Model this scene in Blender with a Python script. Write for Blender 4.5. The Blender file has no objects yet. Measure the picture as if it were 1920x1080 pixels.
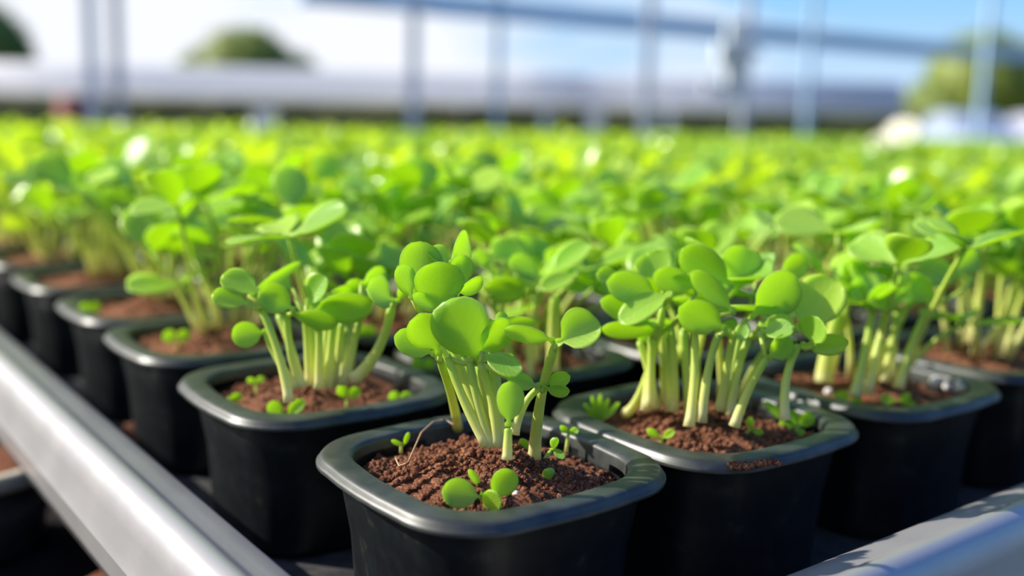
import bpy, math, random
import numpy as np
from mathutils import Vector, noise
from math import sin, cos, pi, radians as R
rnd = random.Random(11)
C = bpy.context.scene.collection
S = 0.085                       # one pot pitch in metres
ZR = 0.812                      # height of the pot rims above the ground
# ---------------------------------------------------------------- camera
F, CH, TILT, ROLL, AZ = 1902., .979, .16348, .02657, .91708
ct, st, cr, sr = cos(TILT), sin(TILT), cos(ROLL), sin(ROLL)
EA = Vector((-cos(AZ), sin(AZ), 0)); EB = Vector((sin(AZ), cos(AZ), 0))
def W(x, y, z): return Vector((x*S, y*S, ZR + z*S))
def ray(px, py):
    a, b = px-960, py-540
    u = a*cr+b*sr; v = -a*sr+b*cr
    return Vector((u/F, ct-st*v/F, -st-ct*v/F))
def at_depth(px, py, k): return Vector((0, 0, CH)) + ray(px, py)*k       # pitch units
def at_z(px, py, z):
    d = ray(px, py); return Vector((0, 0, CH)) + d*((z-CH)/d.z)
def far(px, py, D):                                                       # metres, distance D
    d = ray(px, py); return Vector((0, 0, ZR+CH*S)) + d*(D/d.y)
cam = bpy.data.cameras.new('camera'); camo = bpy.data.objects.new('camera', cam); C.objects.link(camo)
fw = Vector((0, ct, -st)); u0 = Vector((0, st, ct)); r0 = Vector((1, 0, 0))
rr = r0*cr + u0*sr; ur = u0*cr - r0*sr
from mathutils import Matrix
m = Matrix((rr, ur, -fw)).transposed().to_4x4(); m.translation = W(0, 0, CH); camo.matrix_world = m
cam.sensor_width = 36; cam.lens = F/1920*36; cam.clip_start = .01; cam.clip_end = 500
cam.dof.use_dof = True; cam.dof.focus_distance = 2.88*S; cam.dof.aperture_fstop = 5.6
bpy.context.scene.camera = camo
# ---------------------------------------------------------------- materials
def srgb(r, g, b):
    f = lambda c: (c/255/12.92) if c/255 <= .04045 else ((c/255+.055)/1.055)**2.4
    return (f(r), f(g), f(b), 1)
def newmat(name):
    m = bpy.data.materials.new(name); m.use_nodes = True
    nt = m.node_tree; return m, nt, nt.nodes['Principled BSDF'], nt.nodes['Material Output']
def N(nt, t, **kw):
    n = nt.nodes.new(t)
    for k, v in kw.items(): setattr(n, k, v)
    return n
def ramp(nt, fac, stops):
    n = N(nt, 'ShaderNodeValToRGB'); e = n.color_ramp.elements
    while len(e) < len(stops): e.new(.5)
    for q, (p, c) in zip(e, stops): q.position = p; q.color = c
    nt.links.new(fac, n.inputs[0]); return n.outputs[0]
def noise_tex(nt, scale, detail=4, rough=.5, coord='Object', dist=0):
    tc = N(nt, 'ShaderNodeTexCoord'); n = N(nt, 'ShaderNodeTexNoise')
    n.inputs['Scale'].default_value = scale; n.inputs['Detail'].default_value = detail
    n.inputs['Roughness'].default_value = rough; n.inputs['Distortion'].default_value = dist
    nt.links.new(tc.outputs[coord], n.inputs['Vector']); return n.outputs['Fac']
def bump(nt, bs, h, strength, dist=.001):
    b = N(nt, 'ShaderNodeBump'); b.inputs['Strength'].default_value = strength; b.inputs['Distance'].default_value = dist
    nt.links.new(h, b.inputs['Height']); nt.links.new(b.outputs[0], bs.inputs['Normal'])

def simple(name, col, rough=.5, metal=0, nscale=0, col2=None, bmp=0, bd=.001, spec=.5):
    m, nt, bs, out = newmat(name)
    bs.inputs['Base Color'].default_value = col; bs.inputs['Roughness'].default_value = rough
    bs.inputs['Metallic'].default_value = metal; bs.inputs['Specular IOR Level'].default_value = spec
    if nscale:
        f = noise_tex(nt, nscale)
        if col2: nt.links.new(ramp(nt, f, [(.35, col), (.65, col2)]), bs.inputs['Base Color'])
        if bmp: bump(nt, bs, f, bmp, bd)
    return m

def leaf_mat(name, stops, trans, tcol, rough=.38, per='obj', tr_fac=.45, coat=0):
    m, nt, bs, out = newmat(name)
    if per == 'isl':
        g = N(nt, 'ShaderNodeNewGeometry'); rv = g.outputs['Random Per Island']
    else:
        g = N(nt, 'ShaderNodeObjectInfo'); rv = g.outputs['Random']
    base = ramp(nt, rv, stops)
    f = noise_tex(nt, 260, 3)
    mx = N(nt, 'ShaderNodeMix', data_type='RGBA', blend_type='MULTIPLY'); mx.inputs[0].default_value = .35
    nt.links.new(base, mx.inputs[6]); nt.links.new(ramp(nt, f, [(.3, (.75, .8, .6, 1)), (.7, (1, 1, 1, 1))]), mx.inputs[7])
    col = mx.outputs[2]; hgt = noise_tex(nt, 1400, 2); nt_t = None
    if per == 'obj':
        # pale margin, midrib and faint side veins of the leaf itself
        at = N(nt, 'ShaderNodeAttribute'); at.attribute_name = 'leafpos'; sp = N(nt, 'ShaderNodeSeparateXYZ'); nt.links.new(at.outputs['Vector'], sp.inputs[0])
        def mt(op, a, b=0., c=0.):
            n = N(nt, 'ShaderNodeMath', operation=op)
            for i, x in enumerate((a, b, c)):
                if isinstance(x, (int, float)): n.inputs[i].default_value = x
                else: nt.links.new(x, n.inputs[i])
            return n.outputs[0]
        ab_ = mt('ABSOLUTE', sp.outputs['Y'])
        edge = mt('MULTIPLY', mt('POWER', ab_, 9.), .55)
        rib = mt('MULTIPLY', mt('POWER', mt('SUBTRACT', 1., ab_), 26.), .40)
        vein = mt('MULTIPLY', mt('POWER', mt('ABSOLUTE', mt('SINE', mt('MULTIPLY', mt('SUBTRACT', sp.outputs['X'], mt('MULTIPLY', ab_, .28)), 24.))), 22.), .16)
        basep = mt('MULTIPLY', mt('POWER', mt('SUBTRACT', 1., sp.outputs['X']), 5.), .7)
        fac = mt('MINIMUM', mt('ADD', mt('ADD', edge, rib), mt('ADD', vein, basep)), 1.)
        m3 = N(nt, 'ShaderNodeMix', data_type='RGBA'); nt.links.new(fac, m3.inputs[0]); nt.links.new(col, m3.inputs[6]); m3.inputs[7].default_value = (.62, .76, .16, 1)
        col = m3.outputs[2]; hgt = mt('SUBTRACT', hgt, mt('MULTIPLY', mt('ADD', rib, vein), 2.5))
    nt.links.new(col, bs.inputs['Base Color'])
    bs.inputs['Roughness'].default_value = rough; bs.inputs['Specular IOR Level'].default_value = .75
    bump(nt, bs, hgt, .35, .0002)
    t = N(nt, 'ShaderNodeBsdfTranslucent'); t.inputs[0].default_value = tcol
    mm = N(nt, 'ShaderNodeMixShader'); mm.inputs[0].default_value = tr_fac
    nt.links.new(bs.outputs[0], mm.inputs[1]); nt.links.new(t.outputs[0], mm.inputs[2])
    nt.links.new(mm.outputs[0], out.inputs[0]); return m
LS = [(0, (.20, .40, .06, 1)), (.3, (.32, .55, .09, 1)), (.55, (.38, .60, .08, 1)), (.8, (.52, .70, .07, 1)), (1, (.28, .50, .15, 1))]
M_leaf = leaf_mat('leaf_green', LS, 1, (.74, 1.0, .05, 1), per='obj', tr_fac=.55)
M_leaf_far = leaf_mat('leaf_green_crowd', LS, 1, (.66, .90, .015, 1), per='isl', tr_fac=.5, rough=.24)

def stem_mat():
    m, nt, bs, out = newmat('stem_pale')
    a = N(nt, 'ShaderNodeAttribute'); a.attribute_name = 'along'
    c = ramp(nt, a.outputs['Fac'], [(0, (.88, .82, .45, 1)), (.25, (.78, .82, .24, 1)), (.7, (.60, .74, .13, 1)), (1, (.45, .66, .08, 1))])
    nt.links.new(c, bs.inputs['Base Color']); bs.inputs['Roughness'].default_value = .42
    t = N(nt, 'ShaderNodeBsdfTranslucent'); nt.links.new(c, t.inputs[0])
    mm = N(nt, 'ShaderNodeMixShader'); mm.inputs[0].default_value = .35
    nt.links.new(bs.outputs[0], mm.inputs[1]); nt.links.new(t.outputs[0], mm.inputs[2]); nt.links.new(mm.outputs[0], out.inputs[0])
    return m
M_stem = stem_mat()

def soil_mat():
    m, nt, bs, out = newmat('peat_soil')
    f = noise_tex(nt, 1500, 6, .75); g = noise_tex(nt, 140, 4, .6)
    c1 = ramp(nt, f, [(.30, (.018, .006, .003, 1)), (.47, (.24, .085, .04, 1)), (.60, (.58, .27, .15, 1)), (.72, (.85, .55, .36, 1))])
    c2 = ramp(nt, g, [(.35, (.42, .36, .34, 1)), (.6, (1, 1, 1, 1))])
    mx = N(nt, 'ShaderNodeMix', data_type='RGBA', blend_type='MULTIPLY'); mx.inputs[0].default_value = .85
    nt.links.new(c1, mx.inputs[6]); nt.links.new(c2, mx.inputs[7]); nt.links.new(mx.outputs[2], bs.inputs['Base Color'])
    bs.inputs['Roughness'].default_value = .9; bs.inputs['Specular IOR Level'].default_value = .2
    bump(nt, bs, f, 1, .0009); return m
M_soil = soil_mat()

def pot_mat():
    m, nt, bs, out = newmat('black_plastic')
    f = noise_tex(nt, 160, 5, .65); f2 = noise_tex(nt, 28, 3)
    nt.links.new(ramp(nt, f, [(.4, (.004, .005, .007, 1)), (.60, (.007, .010, .010, 1)), (.75, (.03, .032, .024, 1))]), bs.inputs['Base Color'])
    nt.links.new(ramp(nt, f2, [(.3, (.30, .30, .30, 1)), (.7, (.42, .42, .42, 1))]), bs.inputs['Roughness'])
    bs.inputs['Specular IOR Level'].default_value = .6
    bump(nt, bs, f, .12, .0004); return m
M_pot = pot_mat()
M_rim = simple('dusty_black_rim', (.018, .022, .023, 1), .42, 0, 120, (.05, .056, .048, 1), .15, .0005, spec=.55)
def metal_mat():
    m, nt, bs, out = newmat('brushed_aluminium')
    bs.inputs['Base Color'].default_value = (.40, .39, .39, 1); bs.inputs['Metallic'].default_value = .45
    f = noise_tex(nt, 60, 4)
    nt.links.new(ramp(nt, f, [(.3, (.30, .30, .30, 1)), (.7, (.38, .38, .38, 1))]), bs.inputs['Roughness'])
    bump(nt, bs, noise_tex(nt, 500, 3), .1, .0003); return m
M_rail = metal_mat()
M_tray = simple('tray_black_plastic', (.02, .02, .023, 1), .42, 0, 90, (.045, .043, .042, 1), .4, .001)
M_liner = simple('grey_bench_liner', (.03, .03, .032, 1), .6, 0, 200, (.07, .066, .066, 1), .5, .0008, spec=.3)

# ---------------------------------------------------------------- object helpers
def obj(name, verts, faces, mat, parent=None, smooth=True, attr=None, loc=None):
    me = bpy.data.meshes.new(name)
    if isinstance(verts, np.ndarray):
        n = len(verts); me.vertices.add(n); me.vertices.foreach_set('co', verts.astype(np.float32).ravel())
        k = faces.shape[1]; me.loops.add(len(faces)*k); me.loops.foreach_set('vertex_index', faces.astype(np.int32).ravel())
        me.polygons.add(len(faces)); me.polygons.foreach_set('loop_start', np.arange(0, len(faces)*k, k, dtype=np.int32))
        me.update(calc_edges=True)
    else:
        me.from_pydata([tuple(v) for v in verts], [], faces); me.update()
    if smooth: me.polygons.foreach_set('use_smooth', [True]*len(me.polygons))
    if attr is not None:
        a = me.attributes.new('along', 'FLOAT', 'POINT'); a.data.foreach_set('value', np.asarray(attr, dtype=np.float32))
    me.materials.append(mat)
    o = bpy.data.objects.new(name, me); C.objects.link(o)
    if parent: o.parent = parent
    if loc is not None: o.location = loc
    return o
def empty(name, loc, label, cat, group=None, rz=0):
    o = bpy.data.objects.new(name, None); o.empty_display_size = .005; C.objects.link(o)
    o.location = loc; o.rotation_euler.z = rz; tag(o, label, cat, group); return o
def tag(o, label, cat, group=None, kind=None):
    if label: o['label'] = label
    if cat: o['category'] = cat
    if group: o['group'] = group
    if kind: o['kind'] = kind
    return o
class MB:
    def __init__(s): s.v = []; s.f = []; s.a = []
    def add(s, v, f, a=None):
        o = len(s.v); s.v += [Vector(x) for x in v]; s.f += [tuple(i+o for i in q) for q in f]
        s.a += list(a) if a is not None else [0]*len(v)
    def build(s, name, mat, parent=None, smooth=True, origin=None):
        v = s.v
        if origin is not None: v = [x-origin for x in v]
        return obj(name, v, s.f, mat, parent, smooth, s.a)
def tube(pts, rad, n=8, cap=True):
    v = []; f = []; a = []; up = Vector((.13, .2, 1)).normalized(); m = len(pts)
    for i, p in enumerate(pts):
        d = (pts[min(i+1, m-1)]-pts[max(i-1, 0)]).normalized()
        x = d.cross(Vector((1, .1, 0))).normalized(); y = d.cross(x)
        r = rad[i] if isinstance(rad, (list, tuple)) else rad
        for k in range(n):
            t = 2*pi*k/n; v.append(p+x*cos(t)*r+y*sin(t)*r); a.append(i/(m-1))
    for i in range(m-1):
        for k in range(n): f.append((i*n+k, i*n+(k+1) % n, (i+1)*n+(k+1) % n, (i+1)*n+k))
    if cap: f.append(tuple(range(n))[::-1]); f.append(tuple((m-1)*n+k for k in range(n)))
    return v, f, a
def bez(p0, p1, p2, n):
    return [p0*((1-t)**2)+p1*(2*t*(1-t))+p2*(t*t) for t in [i/(n-1) for i in range(n)]]
def box(x0, x1, y0, y1, z0, z1):
    v = [(x, y, z) for x in (x0, x1) for y in (y0, y1) for z in (z0, z1)]
    return v, [(0, 1, 3, 2), (4, 6, 7, 5), (0, 4, 5, 1), (2, 3, 7, 6), (0, 2, 6, 4), (1, 5, 7, 3)]

# ---------------------------------------------------------------- leaves
def leaf_geo(p0, d, n, L, Wd, cup=.18, curl=.10, pet=.10, thick=.007, nu=12, nv=6, power=.46, wav=0):
    """closed, slightly thick obovate leaf: base p0, axis d, normal n (pitch units)."""
    s = d.cross(n).normalized(); v = []; f = []; a = []
    def wf(u):
        if u < pet: return .045/Wd*.5 if Wd > .02 else .3
        q = (u-pet)/(1-pet); return max(.04, (max(0, sin(pi*q**1.25)))**power)*(min(1, q*4+.25))
    rows = [(i/nu) for i in range(nu+1)]
    rows[-1] = .997
    for u in rows:
        w = Wd/2*wf(u)
        for j in range(nv+1):
            t = -1+2*j/nv
            z = cup*w*t*t + curl*L*u*u*(1 if u > pet else .6) + wav*Wd*sin(5*u+2*t)
            v.append(p0+d*(u*L)+s*(w*t)+n*z)
    a = [(u, -1+2*j/nv, 0) for u in rows for j in range(nv+1)]*2
    m = len(v)
    for i, u in enumerate(rows):
        for j in range(nv+1):
            t = -1+2*j/nv; th = thick*(.35+.65*(1-t*t))*(.4 if i in (0, nu) else 1)
            v.append(v[i*(nv+1)+j]-n*th)
    q = nv+1
    for i in range(nu):
        for j in range(nv):
            b = i*q+j; f.append((b, b+1, b+q+1, b+q)); f.append((m+b, m+b+q, m+b+q+1, m+b+1))
    for i in range(nu):
        for j in (0, nv):
            b = i*q+j
            f.append((b, b+q, m+b+q, m+b) if j == 0 else (b, m+b, m+b+q, b+q))
    for j in range(nv):
        f.append((j, m+j, m+j+1, j+1)); b = nu*q+j; f.append((b, b+1, m+b+1, m+b))
    return v, f, a

def add_seedling(base, node, mid, leaves, label, group, name='seedling', r0=.017, r1=.012, cat='seedling', stem=True, nseg=9, ns=8):
    """base,node,mid: pitch-unit points; leaves: list of (v,f) in pitch units."""
    B = W(*base)
    root = empty(name, B, label, cat, group)
    def loc(v): return [W(*x)-B for x in v]
    if stem:
        pts = bez(base, mid, node, nseg)
        rad = [r0+(r1-r0)*min(1, i/(nseg-1)*1.6) for i in range(nseg)]
        rad[0] *= 1.15; rad[-1] *= .8
        v, f, a = tube(pts, rad, ns); obj('stem', loc(v), f, M_stem, root, True, a)
    for (v, f, a) in leaves:
        o = obj('leaf', loc(v), f, M_leaf, root); at_ = o.data.attributes.new('leafpos', 'FLOAT_VECTOR', 'POINT')
        at_.data.foreach_set('vector', np.array(a, dtype=np.float32).ravel())
    return root
CAMP = Vector((0, 0, CH)); SUND = Vector((-.86, .13, .56)).normalized()
def px_leaf(D, ax, ay, tx, ty, w, dza=0, dzt=0, phi=0, cup=.2, curl=.08, pet=.10, node=None, flip=1):
    a = at_depth(ax, ay, D+dza); t = at_depth(tx, ty, D+dzt)
    if node is not None:
        pass
    d = t-a; L = d.length; d.normalize()
    c = (CAMP-(a+t)/2).normalized(); n0 = (c-d*c.dot(d)).normalized()
    if n0.z < -.25: n0 = -n0
    s0 = d.cross(n0)
    if abs(phi) > 100:      # turn the blade so the sun lights its back (+) or its face (-)
        q = SUND.dot(s0); phi = (40 if q < 0 else -40)*(1 if phi > 0 else -1)
    ph = R(phi); n = (n0*cos(ph)+s0*sin(ph)).normalized()
    L *= 1.06; wr = 1.12*w*(D+(dza+dzt)/2)/F/max(.35, abs(cos(ph)))
    return leaf_geo(a, d, n*flip, L, wr, cup, curl, pet, .009, 14, 8)

def auto_leaves(node, rng, outdir, n=2, size=1.):
    out = []; az = math.atan2(outdir.y, outdir.x)+rng.uniform(-1.2, 1.2)
    for k in range(n):
        a = az+k*2*pi/n+rng.uniform(-.35, .35); el = R(rng.uniform(-5, 48))
        d = Vector((cos(a)*cos(el), sin(a)*cos(el), sin(el)))
        n_ = (Vector((0, 0, 1))-d*d.z).normalized()
        s_ = d.cross(n_); ro = R(rng.uniform(-35, 35)); n_ = n_*cos(ro)+s_*sin(ro)
        L = rng.uniform(.15, .215)*size; Wd = L*rng.uniform(.66, .82)
        out.append(leaf_geo(node, d, n_, L, Wd, rng.uniform(.05, .4), rng.uniform(-.22, .16), .14, .008, 9, 6))
    return out
def auto_seedling(c, rng, label, group, rb=.16, rt=.46, h=(.34, .64), top=None):
    a = rng.uniform(0, 2*pi); q = math.sqrt(rng.random())
    b = c+Vector((cos(a)*q*rb, sin(a)*q*rb, soil_h_c(q*rb)))
    a2 = a+rng.uniform(-.7, .7); q2 = rng.uniform(.15, 1)
    hh = rng.uniform(*h) if rng.random() < .75 else rng.uniform(.24, .42)
    t = c+Vector((cos(a2)*q2*rt, sin(a2)*q2*rt, hh))
    mid = b*.5+t*.5+Vector((-cos(a2)*.03, -sin(a2)*.03, 0))+Vector((rng.uniform(-.02, .02), rng.uniform(-.02, .02), .05))
    od = Vector((cos(a2), sin(a2), 0))
    lv = auto_leaves(t, rng, od, 3 if rng.random() < .7 else 2, 1.22)
    return add_seedling(b, t, mid, lv, label, group, r0=.014, r1=.010, nseg=7, ns=6)

# ---------------------------------------------------------------- pots
PW = .87; PH = .53; STEPB = .9264
P00 = Vector((-.06724, 2.80941, 0))
OFF = {(0, 0): (.014, .057), (0, 1): (.001, .007), (0, 2): (.012, .023), (0, 3): (-.006, .055), (1, 0): (-.047, .068), (1, 1): (-.05, .107), (2, 0): (-.031, .064), (3, 0): (.04, -.005), (4, 0): (.021, .01)}
def pot_c(i, j):
    c = P00+EA*i+EB*(j*STEPB)
    if (i, j) in OFF: o = OFF[i, j]
    else:
        g = random.Random(i*97+j*13); o = (g.uniform(-.02, .03), g.uniform(0, .05))
    return c+Vector((o[0], o[1], 0))
def ring(inset, z, n=15, rad=.235, bulge=.012):
    """rounded square outline in the pot's own axes, side PW, moved in by inset."""
    h = PW/2-inset; r = max(.03, rad-inset*.55); pts = []
    for q, (sx, sy) in enumerate([(1, 1), (-1, 1), (-1, -1), (1, -1)]):
        for k in range(n):
            t = q*pi/2+(k/(n-1))*pi/2
            pts.append(Vector((sx*(h-r)+cos(t)*r, sy*(h-r)+sin(t)*r, z)))
        # straight side points to the next corner, slightly bowed out
    out = []
    m = len(pts)
    for i, p in enumerate(pts):
        out.append(p)
        if i % n == n-1:
            nx = pts[(i+1) % m]
            for s_ in (.25, .5, .75):
                mpt = p.lerp(nx, s_); nrm = Vector((mpt.x, mpt.y, 0))
                ax = Vector((1 if abs(nrm.x) > abs(nrm.y) else 0, 0 if abs(nrm.x) > abs(nrm.y) else 1, 0))
                sg = 1 if nrm.dot(ax) > 0 else -1
                out.append(mpt+ax*sg*bulge*(1-(2*s_-1)**2))
    return out
def sweep(profile, n=15, close_in=True):
    v = []; f = []; m = None
    for (ins, z) in profile:
        q = ring(ins, z, n); m = len(q); v += q
    for i in range(len(profile)-1):
        for k in range(m): f.append((i*m+k, i*m+(k+1) % m, (i+1)*m+(k+1) % m, (i+1)*m+k))
    return v, f, m
def fillet(prof, r=.004):
    out = [prof[0]]
    for i in range(1, len(prof)-1):
        a, b, c = map(lambda t: Vector((t[0], t[1])), prof[i-1:i+2])
        ra = min(r, (a-b).length*.4, (c-b).length*.4)
        p = b+(a-b).normalized()*ra; q = b+(c-b).normalized()*ra
        out += [tuple(p), tuple((p+q)/4+b/2), tuple(q)]
    return out+[prof[-1]]
rimp = fillet([(.050, -.030), (.010, -.033), (.001, -.037), (.0, -.024), (.005, -.019), (.013, -.004), (.024, .0005), (.050, .001), (.084, -.001), (.095, -.010), (.100, -.060)], .005)
wallp = fillet([(.098, -.040), (.118, -.24), (.150, -PH+.03), (.145, -PH+.01), (.125, -PH), (.105, -PH+.02), (.088, -.24), (.064, -.09), (.056, -.055), (.046, -.031)], .012)
def scaled(v): return [x*S for x in v]
def pot_meshes():
    v, f, m = sweep(rimp); rim = bpy.data.meshes.new('rim'); rim.from_pydata([tuple(x) for x in scaled(v)], [], [q[::-1] for q in f]); rim.materials.append(M_rim)
    v, f, m = sweep(wallp); k = len(wallp)//2
    # floor
    fl = ring(.13, -PH+.012); b = len(v); v += fl; f.append(tuple(range(b, b+len(fl))))
    fl = ring(.13, -PH+.004); b = len(v); v += fl; f.append(tuple(range(b, b+len(fl)))[::-1])
    wall = bpy.data.meshes.new('wall'); wall.from_pydata([tuple(x) for x in scaled(v)], [], f); wall.materials.append(M_pot)
    for me in (rim, wall): me.update(); me.polygons.foreach_set('use_smooth', [True]*len(me.polygons))
    return rim, wall
RIM, WALL = pot_meshes()
def soil_h_c(r): return -.045+.06*math.exp(-(r/.20)**2)
def soil_h(x, y, seed, q):
    """soil height at pot coordinates; q 0 centre .. 1 wall"""
    r = math.hypot(x, y)
    h = soil_h_c(r)
    p = Vector((x*7+seed*3.1, y*7-seed*1.7, seed))
    h += .028*noise.noise(p) + .014*noise.noise(p*2.7) + .008*noise.noise(p*7)
    return h-.035*q**3
def soil_mesh(seed, rings=26, crumbs=500, fine=.004):
    g = random.Random(seed)
    base = ring(.098, 0, 21); nb = len(base); v = []; f = []
    for i in range(1, rings+1):
        q = i/rings
        for b in base:
            p = b*q; z = soil_h(p.x, p.y, seed, q) + g.uniform(-fine, fine)
            v.append(Vector((p.x, p.y, z)))
    v.append(Vector((0, 0, soil_h(0, 0, seed, 0)))); c = len(v)-1
    for k in range(nb): f.append((c, k, (k+1) % nb))
    for i in range(rings-1):
        for k in range(nb): f.append((i*nb+k, (i+1)*nb+k, (i+1)*nb+(k+1) % nb, i*nb+(k+1) % nb))
    for _ in range(crumbs):
        q = math.sqrt(g.random())*.97; b = base[g.randrange(nb)]*q
        z = soil_h(b.x, b.y, seed, q); r = g.choice([.003, .003, .004, .004, .005, .006, .007, .009, .013 if q < .9 else .006])*g.uniform(.7, 1.2)
        o = len(v); ctr = Vector((b.x, b.y, z+r*.3))
        dirs = [(1, 0, 0), (-1, 0, 0), (0, 1, 0), (0, -1, 0), (0, 0, 1), (0, 0, -1)]
        M = Matrix.Rotation(g.uniform(0, 6), 3, Vector((g.random(), g.random(), g.random()+.1)).normalized())
        for d in dirs: v.append(ctr+(M @ Vector(d))*r*g.uniform(.7, 1.3))
        for t in [(0, 2, 4), (2, 1, 4), (1, 3, 4), (3, 0, 4), (2, 0, 5), (1, 2, 5), (3, 1, 5), (0, 3, 5)]: f.append(tuple(o+x for x in t))
    me = bpy.data.meshes.new('soil'); me.from_pydata([tuple(x) for x in scaled(v)], [], f); me.update()
    me.polygons.foreach_set('use_smooth', [True]*len(me.polygons)); me.materials.append(M_soil); return me
SOIL = {0: soil_mesh(0, 70, 15000, .0012), 1: soil_mesh(1, 50, 8000, .0012), 2: soil_mesh(2, 40, 2500, .005), 3: soil_mesh(3, 22, 500), 4: soil_mesh(4, 22, 500)}
ROT = math.atan2(EB.y, EB.x)
ORD = ['first', 'second', 'third', 'fourth', 'fifth', 'sixth', 'seventh', 'eighth', 'ninth', 'tenth', 'eleventh', 'twelfth', 'thirteenth', 'fourteenth']
def pot_label(i, j):
    if (i, j) == (0, 0): return 'black square plastic pot standing at the bench corner, nearest and sharpest of all'
    if (i, j) == (0, 1): return 'black square pot touching the corner pot, soil crumbs smeared on its rim'
    if (i, j) == (1, 0): return 'black square pot beside the bright silver rail, next behind the corner pot'
    if (i, j) == (1, 1): return 'black square pot mostly hidden right behind the corner pot and its seedlings'
    if (i, j) == (0, 2): return 'black square pot with white grit along its edge, third along the blue-grey rail'
    if j == 0: return 'blurred black pot beside the bright silver rail, %s from the bench corner' % ORD[i]
    if i == 0: return 'blurred black pot beside the blue-grey rail, %s from the bench corner' % ORD[j]
    return 'black pot under leaves, %s from the silver rail and %s from the blue-grey rail' % (ORD[j], ORD[i])
def make_pot(i, j, soil):
    c = pot_c(i, j)
    o = empty('plant_pot', W(c.x, c.y, -PH), pot_label(i, j), 'pot', 'square black nursery pots on the bench', ROT)
    for nm, me in (('rim', RIM), ('pot_wall', WALL), ('soil', soil)):
        q = bpy.data.objects.new(nm, me); C.objects.link(q); q.parent = o; q.location = (0, 0, PH*S)
        if nm == 'soil': q['label'] = 'crumbly red-brown peat soil'
    return o
def in_view(c, z=.3, mx=260):
    d = c+Vector((0, 0, z))-CAMP; zc = d.dot(fw)
    if zc < .5: return False
    x = 960+F*d.dot(rr)/zc; y = 540-F*d.dot(ur)/zc
    return -mx < x < 1920+mx and -200 < y < 1080+300
NA, NB = 19, 46
cells = [(i, j) for i in range(NA) for j in range(NB) if in_view(pot_c(i, j), .3, 420)]
cells.sort(key=lambda t: pot_c(*t).length)
POTS = [t for t in cells if in_view(pot_c(*t), 0, 120)][:44]
for k, (i, j) in enumerate(POTS):
    s = {(0, 0): 0, (0, 1): 1, (1, 0): 2}.get((i, j), 3+(i+j) % 2)
    make_pot(i, j, SOIL[s])
# remaining pots, one mass under the leaves
def far_pots():
    prof = [(.095, -PH*.98), (.06, -.05), (0, -.04), (0, 0), (.09, 0), (.10, -.04)]
    vs = []; m = None
    for ins, z in prof:
        q = ring(ins, z, 3)[:]; m = len(q); vs += q
    fs = []
    for a in range(len(prof)-1):
        for k in range(m): fs.append((a*m+k, a*m+(k+1) % m, (a+1)*m+(k+1) % m, (a+1)*m+k))
    V = np.array([tuple(x) for x in vs]); Fq = np.array(fs); ca, sa = cos(ROT), sin(ROT)
    V = np.stack([V[:, 0]*ca-V[:, 1]*sa, V[:, 0]*sa+V[:, 1]*ca, V[:, 2]], 1)
    # soil quad grid from 4 corners
    AV = []; AF = []; SV = []; SF = []; o = 0; so = 0
    rest = [t for t in cells if t not in POTS]
    for t in rest:
        c = pot_c(*t); AV.append(V+np.array(c)[None]); AF.append(Fq+o); o += len(V)
        top = V[(len(prof)-1)*m:]; ctr = top.mean(0)
        P = np.concatenate([top, (top-ctr)*.5+ctr+[0, 0, .03], ctr[None]+[0, 0, .05]])+np.array(c)
        for k in range(m):
            k2 = (k+1) % m
            SF.append((so+k, so+k2, so+m+k2, so+m+k)); SF.append((so+m+k, so+m+k2, so+2*m, so+2*m))
        SV.append(P); so += len(P)
    A = np.concatenate(AV)*S+[0, 0, ZR]; B = np.concatenate(SV)*S+[0, 0, ZR]
    root = empty('nursery_pots', (0, 0, 0), None, None); tag(root, 'black pots further back, buried under the blurred carpet of seedlings', 'pots', None, 'stuff')
    vv = [tuple(x) for x in B]; ff = [q if q[2] != q[3] else q[:3] for q in SF]
    for o_ in (obj('pots', A, np.concatenate(AF), M_pot, root), obj('soil', vv, ff, M_soil, root)): o_['kind'] = 'stuff'
far_pots()

# ---------------------------------------------------------------- hero seedlings
def mean(ps):
    s_ = Vector((0, 0, 0))
    for p in ps: s_ += p
    return s_/len(ps)
def hero(conv, D, base, leaves, label, group, baseD=None, nodeD=None, node=None, bow=0, r0=.017, r1=.0125, ctrl=None, soilz=-.01):
    """conv maps crop coordinates to photo pixels; leaves (ax,ay,tx,ty,w,dza,dzt,phi,cup,curl)"""
    s = conv(1, 0)[0]-conv(0, 0)[0]
    L = []; at = []
    for lf in leaves:
        ax, ay, tx, ty, w, dza, dzt, phi, cup, curl = (list(lf)+[0, 0, 0, .2, .08][len(lf)-5:])[:10]
        a = conv(ax, ay); t = conv(tx, ty)
        at.append(at_depth(a[0], a[1], D+dza)); L.append((a, t, w*s, dza, dzt, phi, cup, curl))
    nd = mean(at) if node is None else at_depth(*conv(*node), D)
    geo = []
    for (a, t, w, dza, dzt, phi, cup, curl) in L:
        geo.append(px_leaf(D, a[0], a[1], t[0], t[1], w, dza, dzt, phi, cup, curl))
    b = conv(*base); B = at_z(b[0], b[1], soilz) if baseD is None else at_depth(b[0], b[1], baseD)
    B = B-Vector((0, 0, .012))
    if ctrl is None: mid = B*.45+nd*.55+Vector((0, 0, .03))
    else:
        c = conv(*ctrl); mid = at_depth(c[0], c[1], (B-CAMP).dot(fw)*.5+D*.5)
    root = add_seedling(B, nd, mid, geo, label, group, r0=r0, r1=r1, nseg=12, ns=10)
    # petioles joining every leaf to the top of the stem
    Bw = W(*B); mb = MB()
    for p in at:
        if (p-nd).length > .012:
            v, f, a = tube([nd+Vector((0, 0, -.004)), nd.lerp(p, .5)+Vector((0, 0, -.008)), p], [.009, .0075, .007], 8)
            mb.add([W(*x)-Bw for x in v], f, [.8]*len(v))
    if mb.v: mb.build('petiole', M_stem, root)
    return root
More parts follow.
